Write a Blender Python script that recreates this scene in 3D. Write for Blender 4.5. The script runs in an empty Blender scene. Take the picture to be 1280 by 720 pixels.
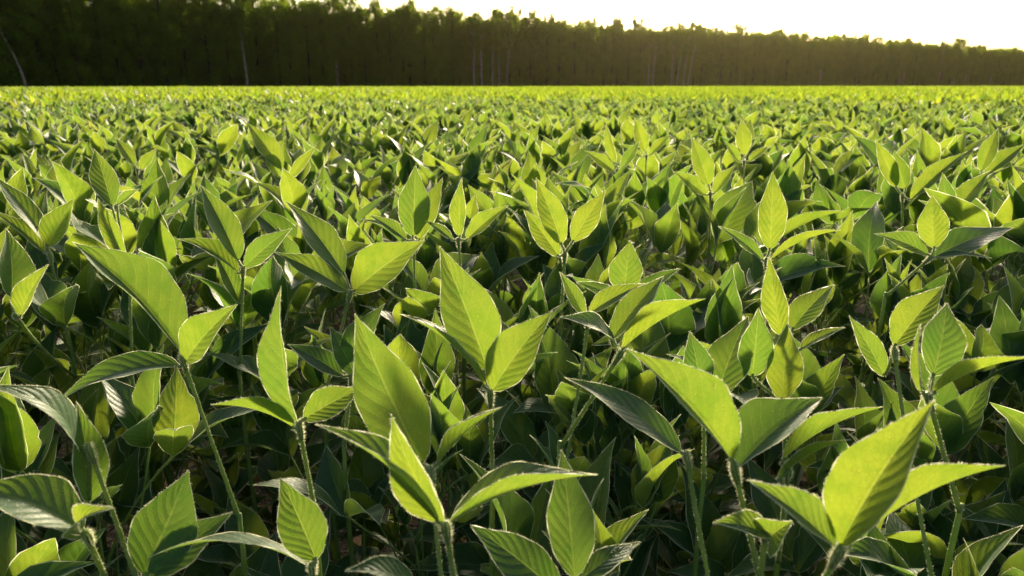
import bpy, math
import numpy as np
from mathutils import Matrix, Vector

rng = np.random.default_rng(7)
R = math.radians
S = bpy.context.scene
COL = S.collection

# ------------------------------------------------------------------ camera model
H = 0.82
FPX = 925.0            # focal length in pixels of the 1280 wide photograph
PITCH = math.atan(253.0 / FPX)
CP, SP = math.cos(PITCH), math.sin(PITCH)
FWD = np.array([0, CP, -SP]); RIGHT = np.array([1.0, 0, 0]); UP = np.array([0, SP, CP])
CAM = np.array([0, 0, H])
SUN_AZ, SUN_EL = 14.0, 19.0

def ray(px, py):
    return FWD + RIGHT * (px - 640) / FPX + UP * (360 - py) / FPX

def at(px, py, depth):
    return CAM + ray(px, py) * depth

def project(P):
    d = np.atleast_2d(P) - CAM
    z = d @ FWD
    zz = np.where(z > 1e-3, z, 1e-3)
    return 640 + FPX * (d @ RIGHT) / zz, 360 - FPX * (d @ UP) / zz, z

# ------------------------------------------------------------------ mesh accumulator
class Geo:
    def __init__(s):
        s.V = []; s.UV = []; s.T = []; s.F = []; s.n = 0
    def add(s, v, f, mat=0, uv=None, tone=0.0):
        v = np.asarray(v, float).reshape(-1, 3)
        s.V.append(v)
        s.UV.append(np.zeros((len(v), 2)) if uv is None else np.asarray(uv, float))
        t = np.empty(len(v)); t[:] = tone
        s.T.append(t)
        f = np.asarray(f, np.int64)
        s.F.append((f + s.n, mat))
        s.n += len(v)
    def extra(s, f, mat, base):
        s.F.append((np.asarray(f, np.int64) + base, mat))
    def arrays(s):
        return np.concatenate(s.V), np.concatenate(s.UV), np.concatenate(s.T)
    def merge(s, g, M=None, tone=None):
        v, uv, t = g.arrays()
        if M is not None:
            v = v @ M[:3, :3].T + M[:3, 3]
        if tone is not None:
            t = t * 0 + tone
        s.V.append(v); s.UV.append(uv); s.T.append(t)
        for f, m in g.F:
            s.F.append((f + s.n, m))
        s.n += len(v)
    def build(s, name, mats, smooth=True):
        v, uv, t = s.arrays()
        me = bpy.data.meshes.new(name)
        fs = [(f, m) for f, m in s.F if len(f)]
        tot = np.concatenate([np.full(len(f), f.shape[1]) for f, m in fs])
        loops = np.concatenate([f.ravel() for f, m in fs])
        mi = np.concatenate([np.full(len(f), m) for f, m in fs])
        start = np.concatenate([[0], np.cumsum(tot)[:-1]])
        me.vertices.add(len(v)); me.vertices.foreach_set('co', v.astype(np.float32).ravel())
        me.loops.add(len(loops)); me.loops.foreach_set('vertex_index', loops.astype(np.int32))
        me.polygons.add(len(tot))
        me.polygons.foreach_set('loop_start', start.astype(np.int32))
        me.polygons.foreach_set('loop_total', tot.astype(np.int32))
        me.polygons.foreach_set('material_index', mi.astype(np.int32))
        me.polygons.foreach_set('use_smooth', np.full(len(tot), smooth))
        l = me.uv_layers.new(name='UVMap')
        l.data.foreach_set('uv', uv[loops].astype(np.float32).ravel())
        a = me.attributes.new('tone', 'FLOAT', 'POINT')
        a.data.foreach_set('value', t.astype(np.float32))
        for m in mats:
            me.materials.append(m)
        me.update(calc_edges=True)
        return me

def norm(v):
    v = np.asarray(v, float)
    return v / (np.linalg.norm(v) + 1e-12)

def frame(base, d, n):
    d = norm(d); n = norm(n - d * np.dot(n, d)); s = np.cross(d, n)
    M = np.eye(4); M[:3, 0] = s; M[:3, 1] = d; M[:3, 2] = n; M[:3, 3] = base
    return M

def rot_about(v, axis, ang):
    axis = norm(axis); c, s_ = math.cos(ang), math.sin(ang)
    return v * c + np.cross(axis, v) * s_ + axis * np.dot(axis, v) * (1 - c)

# ------------------------------------------------------------------ materials
def new_mat(name):
    m = bpy.data.materials.new(name); m.use_nodes = True
    nt = m.node_tree; nt.nodes.clear()
    out = nt.nodes.new('ShaderNodeOutputMaterial')
    return m, nt, out

class N:
    def __init__(s, nt): s.nt = nt
    def __call__(s, typ, **kw):
        n = s.nt.nodes.new(typ)
        for k, v in kw.items(): setattr(n, k, v)
        return n
    def link(s, a, b): s.nt.links.new(a, b)
    def math(s, op, a, b=None, c=None, clamp=False):
        n = s('ShaderNodeMath', operation=op); n.use_clamp = clamp
        for i, x in enumerate((a, b, c)):
            if x is None: continue
            if isinstance(x, (int, float)): n.inputs[i].default_value = x
            else: s.link(x, n.inputs[i])
        return n.outputs[0]
    def mix(s, fac, a, b, blend='MIX'):
        n = s('ShaderNodeMix', data_type='RGBA', blend_type=blend)
        for i, x in ((0, fac), (6, a), (7, b)):
            if isinstance(x, (int, float)): n.inputs[i].default_value = x
            elif isinstance(x, tuple): n.inputs[i].default_value = (*x, 1)
            else: s.link(x, n.inputs[i])
        return n.outputs[2]
    def smooth(s, x, a, b):
        n = s('ShaderNodeMapRange', interpolation_type='SMOOTHSTEP')
        s.link(x, n.inputs[0]); n.inputs[1].default_value = a; n.inputs[2].default_value = b
        n.inputs[3].default_value = 0; n.inputs[4].default_value = 1
        return n.outputs[0]

def leaf_material(name, detail=True, base=((0.016, 0.070, 0.026), (0.05, 0.13, 0.02)),
                  trans=((0.12, 0.28, 0.035), (0.44, 0.53, 0.035)), tfac=0.44, rough=0.45, spec=0.4):
    m, nt, out = new_mat(name); q = N(nt)
    att = q('ShaderNodeAttribute', attribute_name='tone')
    oi = q('ShaderNodeObjectInfo')
    free = q.math('LESS_THAN', att.outputs['Fac'], 0.0005 if detail else 9.0)       # a leaflet without a tone of its own takes a random one
    tone = q.math('FRACT', q.math('ADD', att.outputs['Fac'], q.math('MULTIPLY', oi.outputs['Random'], free)))
    geo = q('ShaderNodeNewGeometry')
    nz = q('ShaderNodeTexNoise'); nz.inputs['Scale'].default_value = 38 if detail else 14
    nz.inputs['Detail'].default_value = 3
    q.link(geo.outputs['Position'], nz.inputs['Vector'])
    tn = q.math('ADD', q.math('MULTIPLY', tone, 0.75), q.math('MULTIPLY', nz.outputs[0], 0.3), clamp=True)
    cb = q.mix(tn, base[0], base[1]); ct = q.mix(tn, trans[0], trans[1])
    old = q.math('MULTIPLY', q.smooth(tone, 0.988, 0.996), 0.4)      # a few ageing, yellowish leaves
    cb = q.mix(old, cb, (0.20, 0.17, 0.03)); ct = q.mix(old, ct, (0.45, 0.33, 0.03))
    p = q('ShaderNodeBsdfPrincipled')
    tr = q('ShaderNodeBsdfTranslucent')
    if detail:
        uv = q('ShaderNodeUVMap', uv_map='UVMap')
        sx = q('ShaderNodeSeparateXYZ'); q.link(uv.outputs[0], sx.inputs[0])
        u = q.math('ABSOLUTE', q.math('SUBTRACT', q.math('MULTIPLY', sx.outputs[0], 2.0), 1.0))
        v = sx.outputs[1]
        wob = q.math('MULTIPLY', q.math('SUBTRACT', nz.outputs[0], 0.5), 0.5)
        t = q.math('ADD', q.math('SUBTRACT', q.math('MULTIPLY', v, 9.0), q.math('MULTIPLY', u, 2.4)), wob)
        fr = q.math('ABSOLUTE', q.math('SUBTRACT', q.math('FRACT', t), 0.5))     # 0.5 at the lateral vein
        lat = q.math('MULTIPLY', q.smooth(fr, 0.43, 0.5), q.math('SUBTRACT', 1.0, q.math('MULTIPLY', u, 0.55)))
        midr = q.math('SUBTRACT', 1.0, q.smooth(u, 0.02, 0.07))
        vein = q.math('MAXIMUM', q.math('MULTIPLY', lat, 0.55), midr)
        vor = q('ShaderNodeTexVoronoi', feature='DISTANCE_TO_EDGE'); vor.inputs['Scale'].default_value = 330
        q.link(geo.outputs['Position'], vor.inputs['Vector'])
        net = q.math('SUBTRACT', 1.0, q.smooth(vor.outputs['Distance'], 0.0, 0.10))
        cb = q.mix(q.math('MULTIPLY', vein, 0.5), cb, (0.14, 0.24, 0.06))
        cb = q.mix(q.math('MULTIPLY', net, 0.14), cb, (0.12, 0.22, 0.05))
        ct = q.mix(q.math('MULTIPLY', vein, 0.45), ct, (0.50, 0.60, 0.10))
        ct = q.mix(q.math('MULTIPLY', net, 0.22), ct, (0.06, 0.16, 0.0))
        mot = q('ShaderNodeTexNoise'); mot.inputs['Scale'].default_value = 75; mot.inputs['Detail'].default_value = 5
        q.link(geo.outputs['Position'], mot.inputs['Vector'])
        ct = q.mix(q.math('MULTIPLY', q.smooth(mot.outputs[0], 0.42, 0.7), 0.35), ct, (0.10, 0.28, 0.01))
        sp = q('ShaderNodeTexNoise'); sp.inputs['Scale'].default_value = 190
        q.link(geo.outputs['Position'], sp.inputs['Vector'])
        spk = q.math('MULTIPLY', q.smooth(sp.outputs[0], 0.70, 0.76), 0.45)       # small blemishes
        cb = q.mix(spk, cb, (0.16, 0.14, 0.05)); ct = q.mix(spk, ct, (0.20, 0.14, 0.03))
        quilt = q.math('SUBTRACT', q.math('POWER', q.math('SUBTRACT', 1.0, q.math('MULTIPLY', fr, 2.0)), 0.7), q.math('MULTIPLY', midr, 1.2))
        hgt = q.math('ADD', q.math('ADD', quilt, q.math('MULTIPLY', net, -0.22)), q.math('MULTIPLY', nz.outputs[0], 0.5))
        bp = q('ShaderNodeBump'); bp.inputs['Strength'].default_value = 0.34; bp.inputs['Distance'].default_value = 0.0009
        q.link(hgt, bp.inputs['Height'])
        q.link(bp.outputs[0], p.inputs['Normal']); q.link(bp.outputs[0], tr.inputs['Normal'])
    q.link(cb, p.inputs['Base Color'])
    p.inputs['Roughness'].default_value = rough
    p.inputs['Specular IOR Level'].default_value = spec
    if detail:
        p.inputs['Sheen Weight'].default_value = 0.30; p.inputs['Sheen Roughness'].default_value = 0.4
    q.link(ct, tr.inputs['Color'])
    mx = q('ShaderNodeMixShader'); mx.inputs[0].default_value = tfac
    q.link(p.outputs[0], mx.inputs[1]); q.link(tr.outputs[0], mx.inputs[2])
    q.link(mx.outputs[0], out.inputs[0])
    return m

M_LEAF = leaf_material('soybean_leaf')
M_FIELD = leaf_material('soybean_field_leaf', detail=False, rough=0.52, spec=0.35, base=((0.025, 0.085, 0.02), (0.08, 0.145, 0.03)), trans=((0.20, 0.40, 0.025), (0.56, 0.64, 0.04)))
M_TREE = leaf_material('tree_foliage', detail=False, base=((0.028, 0.095, 0.010), (0.085, 0.17, 0.018)),
                       trans=((0.16, 0.30, 0.008), (0.42, 0.50, 0.015)), tfac=0.5, rough=0.65, spec=0.2)

def simple(name, col, rough=0.6, trans=None, tfac=0.4, noise=None, spec=0.3, nscale=60):
    m, nt, out = new_mat(name); q = N(nt)
    p = q('ShaderNodeBsdfPrincipled'); p.inputs['Roughness'].default_value = rough
    p.inputs['Specular IOR Level'].default_value = spec
    c = None
    if noise:
        tc = q('ShaderNodeNewGeometry'); nz = q('ShaderNodeTexNoise'); nz.inputs['Scale'].default_value = nscale
        nz.inputs['Detail'].default_value = 4
        q.link(tc.outputs['Position'], nz.inputs['Vector'])
        c = q.mix(q.smooth(nz.outputs[0], 0.35, 0.65), col, noise); q.link(c, p.inputs['Base Color'])
    else:
        p.inputs['Base Color'].default_value = (*col, 1)
    if trans:
        tr = q('ShaderNodeBsdfTranslucent'); tr.inputs['Color'].default_value = (*trans, 1)
        mx = q('ShaderNodeMixShader'); mx.inputs[0].default_value = tfac
        q.link(p.outputs[0], mx.inputs[1]); q.link(tr.outputs[0], mx.inputs[2]); q.link(mx.outputs[0], out.inputs[0])
    else:
        q.link(p.outputs[0], out.inputs[0])
    return m

M_FUZZ = simple('pale_leaf_hair', (0.75, 0.73, 0.50), 0.45, (0.88, 0.88, 0.62), 0.55, spec=0.5)
M_STEM = simple('soybean_stem', (0.17, 0.28, 0.05), 0.5, (0.40, 0.52, 0.09), 0.3, noise=(0.26, 0.32, 0.09))
M_LITTER = simple('dry_leaf_litter', (0.13, 0.065, 0.03), 0.8, (0.2, 0.08, 0.02), 0.3, noise=(0.22, 0.13, 0.06))
M_BARK = simple('grey_bark', (0.05, 0.042, 0.028), 0.9, noise=(0.03, 0.024, 0.016), nscale=3)
M_PALEBARK = simple('pale_bark', (0.42, 0.34, 0.25), 0.85, noise=(0.26, 0.19, 0.13), nscale=2.5)

def soil_material():
    m, nt, out = new_mat('field_soil'); q = N(nt)
    g = q('ShaderNodeNewGeometry')
    a = q('ShaderNodeTexNoise'); a.inputs['Scale'].default_value = 9; a.inputs['Detail'].default_value = 8
    b = q('ShaderNodeTexNoise'); b.inputs['Scale'].default_value = 70; b.inputs['Detail'].default_value = 6
    for n_ in (a, b): q.link(g.outputs['Position'], n_.inputs['Vector'])
    c = q.mix(q.smooth(a.outputs[0], 0.35, 0.65), (0.028, 0.018, 0.012), (0.055, 0.036, 0.022))
    c = q.mix(q.smooth(b.outputs[0], 0.5, 0.7), c, (0.075, 0.05, 0.03))
    p = q('ShaderNodeBsdfPrincipled'); p.inputs['Roughness'].default_value = 0.95
    bp = q('ShaderNodeBump'); bp.inputs['Distance'].default_value = 0.02
    q.link(b.outputs[0], bp.inputs['Height']); q.link(bp.outputs[0], p.inputs['Normal'])
    q.link(c, p.inputs['Base Color']); q.link(p.outputs[0], out.inputs[0])
    return m
M_SOIL = soil_material()

# ------------------------------------------------------------------ shapes
def hairs(g, P, D, length, width, mat=1):
    """thin tapering hairs: roots P, directions D"""
    n = len(P)
    if n == 0: return
    D = D / (np.linalg.norm(D, axis=1, keepdims=True) + 1e-9)
    side = np.cross(D, rng.normal(size=(n, 3))); side /= (np.linalg.norm(side, axis=1, keepdims=True) + 1e-9)
    L = length * rng.uniform(0.5, 1.2, (n, 1))
    v = np.empty((n, 3, 3))
    v[:, 0] = P - side * width / 2; v[:, 1] = P + side * width / 2; v[:, 2] = P + D * L
    g.add(v, np.arange(3 * n).reshape(n, 3), mat)

def leaflet_geo(L, W, fold=20, bow=0.08, curl=0.0, ripple=0.02, nu=6, nv=22, fuzz=True, margin=False, seed=0, tone=0.0, twist=0.0, tw=0.0, bite=True, quilt=0.00010):
    """ovate pointed leaflet: base at the origin, midrib along +Y, upper face +Z, W = full width"""
    r = np.random.default_rng(seed + 1000)
    v = np.linspace(0, 1, nv + 1); v = v ** 1.0
    prof = (v ** 0.62) * (1 - v) ** 1.16 * (1 + 0.30 * np.sin(v * math.pi) ** 2)
    prof /= prof.max(); prof[-1] = 0.0; prof[0] = 0.02
    u = np.linspace(-1, 1, 2 * nu + 1)
    U, VV = np.meshgrid(u, v)
    ph = r.uniform(0, 6.28, 4); fr = r.uniform(7, 11, 2)
    edge = 1 + 0.03 * np.sin(VV * 23 + ph[0]) * (np.abs(U) > 0.9)
    if bite and r.random() < .35:                       # a bite or tear in the margin
        v0 = r.uniform(.2, .8); sg = 1 if r.random() < .5 else -1
        edge = edge * (1 - r.uniform(.12, .34) * np.exp(-((VV - v0) / .045) ** 2) * (U * sg > 0.55))
    asym = 1 + 0.07 * np.sign(U) * r.uniform(-1, 1)
    w = prof[:, None] * W / 2 * edge * asym
    fa = R(fold) * (1 - 0.25 * VV)
    au = np.abs(U)
    x = U * w * np.cos(fa)
    z = au * w * np.sin(fa) + curl * w * au ** 2.2
    z += ripple * L * np.where(U > 0, np.sin(VV * fr[0] + ph[1]), np.sin(VV * fr[1] + ph[2])) * au ** 2 * prof[:, None]
    t = VV * 9 - au * 2.4
    z += quilt * np.cos(2 * math.pi * t) * np.clip(au * 3, 0, 1) * np.clip((1 - VV) * 4, 0, 1) * np.clip(VV * 5, 0, 1) * -1
    ta = R(tw) * (VV - .25)
    x, z = x * np.cos(ta) - z * np.sin(ta), x * np.sin(ta) + z * np.cos(ta)
    # bow of the midrib: rises then the tip droops back
    zz = -bow * L * 4 * (VV - 0.5) ** 2 + bow * L
    x = x + twist * L * VV * (1 - VV)
    P = np.stack([x, L * VV, z + zz], -1)
    tipdrop = r.uniform(0.0, 0.5) * bow * L
    P[..., 2] -= tipdrop * VV ** 4
    g = Geo()
    idx = np.arange((nv + 1) * (2 * nu + 1)).reshape(nv + 1, 2 * nu + 1)
    f = np.stack([idx[:-1, :-1], idx[:-1, 1:], idx[1:, 1:], idx[1:, :-1]], -1).reshape(-1, 4)
    uv = np.stack([(U + 1) / 2, VV], -1).reshape(-1, 2)
    g.add(P.reshape(-1, 3), f, 0, uv, tone)
    if fuzz:
        for side in (0, 2 * nu):
            E = P[:, side]; inn = P[:, side + (1 if side == 0 else -1)]
            outd = E - inn; outd /= (np.linalg.norm(outd, axis=1, keepdims=True) + 1e-9)
            # thin pale margin
            a = E.copy(); b = E + outd * (0.00045 + 0.00035 * np.sin(np.arange(nv + 1) * 1.3 + ph[0]))[:, None]; a2 = a + np.array([0, 0, 0.0004]); 
            vv = np.concatenate([a2, b]); m = nv + 1
            ff = np.stack([np.arange(m - 1), np.arange(1, m), np.arange(1, m) + m, np.arange(m - 1) + m], -1)
            g.add(vv, ff, 1)
            n = 150
            k = r.uniform(0, nv - 0.001, n); i = k.astype(int); fr_ = (k - i)[:, None]
            root = E[i] * (1 - fr_) + E[i + 1] * fr_
            od = outd[i] + np.array([0, 0.55, 0]) + r.normal(0, 0.45, (n, 3))
            hairs(g, root, od, 0.0014, 0.00026)
        # hairs on both faces, denser on the midrib
        n = 240
        i = r.integers(1, nv - 1, n); j = np.clip((r.normal(0, 1.0, n) * nu * 0.55 + nu).round().astype(int), 0, 2 * nu)
        j[:60] = nu
        root = P[i, j] + r.normal(0, 0.0012, (n, 3)) * np.array([0.3, 1, 0])
        dn = r.normal(0, 0.35, (n, 3)) + np.array([0, 0.5, 1.0]) * np.where(r.random(n) < 0.5, 1, -1)[:, None]
        hairs(g, root, dn, 0.0011, 0.00016)
    if margin:
        for side in (0, 2 * nu):
            E = P[:, side]; inn = P[:, side + (1 if side == 0 else -1)]
            outd = E - inn; outd /= (np.linalg.norm(outd, axis=1, keepdims=True) + 1e-9)
            vv = np.concatenate([E, E + outd * (0.0007 + 0.0006 * np.sin(np.arange(nv + 1) * 2.1 + ph[1]))[:, None]]); m = nv + 1
            g.add(vv, np.stack([np.arange(m - 1), np.arange(1, m), np.arange(1, m) + m, np.arange(m - 1) + m], -1), 2)
    g.outline = P
    return g

def tube_geo(pts, rad, sides=7, fuzz=0, mat=0, hair=0.0013, g=None, cluster=False):
    pts = np.asarray(pts, float); n = len(pts)
    rad = np.interp(np.linspace(0, 1, n), np.linspace(0, 1, len(rad)), rad)
    T = np.gradient(pts, axis=0); T /= (np.linalg.norm(T, axis=1, keepdims=True) + 1e-9)
    ref = np.array([0.31, 0.2, 0.9]) if abs(T[0][2]) < 0.9 else np.array([1.0, 0.1, 0])
    A = np.cross(T, ref); A /= np.linalg.norm(A, axis=1, keepdims=True); B = np.cross(T, A)
    ang = np.linspace(0, 2 * math.pi, sides, endpoint=False)
    V = pts[:, None] + (A[:, None] * np.cos(ang)[None, :, None] + B[:, None] * np.sin(ang)[None, :, None]) * rad[:, None, None]
    idx = np.arange(n * sides).reshape(n, sides)
    nx = np.roll(idx, -1, axis=1)
    f = np.stack([idx[:-1], nx[:-1], nx[1:], idx[1:]], -1).reshape(-1, 4)
    g = g or Geo()
    base = g.n
    g.add(V.reshape(-1, 3), f, mat)
    g.extra(idx[-1][None, :], mat, base); g.extra(idx[0][::-1][None, :], mat, base)
    if fuzz:
        k = rng.uniform(0, n - 1.001, fuzz)
        if cluster: k = (n - 1.001) * (1 - np.abs(rng.normal(0, 0.35, fuzz)).clip(0, 1) ** 1.6)
        i = k.astype(int); fr = (k - i)[:, None]; j = rng.integers(0, sides, fuzz)
        root = V[i, j] * (1 - fr) + V[i + 1, j] * fr
        c = pts[i] * (1 - fr) + pts[i + 1] * fr
        D = root - c; D /= (np.linalg.norm(D, axis=1, keepdims=True) + 1e-9)
        hairs(g, root, D + T[i] * 0.4 + rng.normal(0, 0.35, (fuzz, 3)), hair, 0.00022, 1)
    return g

def bez(a, b, c, d, n=12):
    t = np.linspace(0, 1, n)[:, None]
    return (1 - t) ** 3 * a + 3 * (1 - t) ** 2 * t * b + 3 * (1 - t) * t * t * c + t ** 3 * d

# ------------------------------------------------------------------ object helpers
def link(name, me, parent=None, M=None):
    o = bpy.data.objects.new(name, me); COL.objects.link(o)
    if parent is not None: o.parent = parent
    if M is not None: o.matrix_local = Matrix([list(map(float, r)) for r in M])
    return o

def tag(o, label=None, cat=None, group=None, kind=None):
    if label: o['label'] = label
    if cat: o['category'] = cat
    if group: o['group'] = group
    if kind: o['kind'] = kind
    return o

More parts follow.
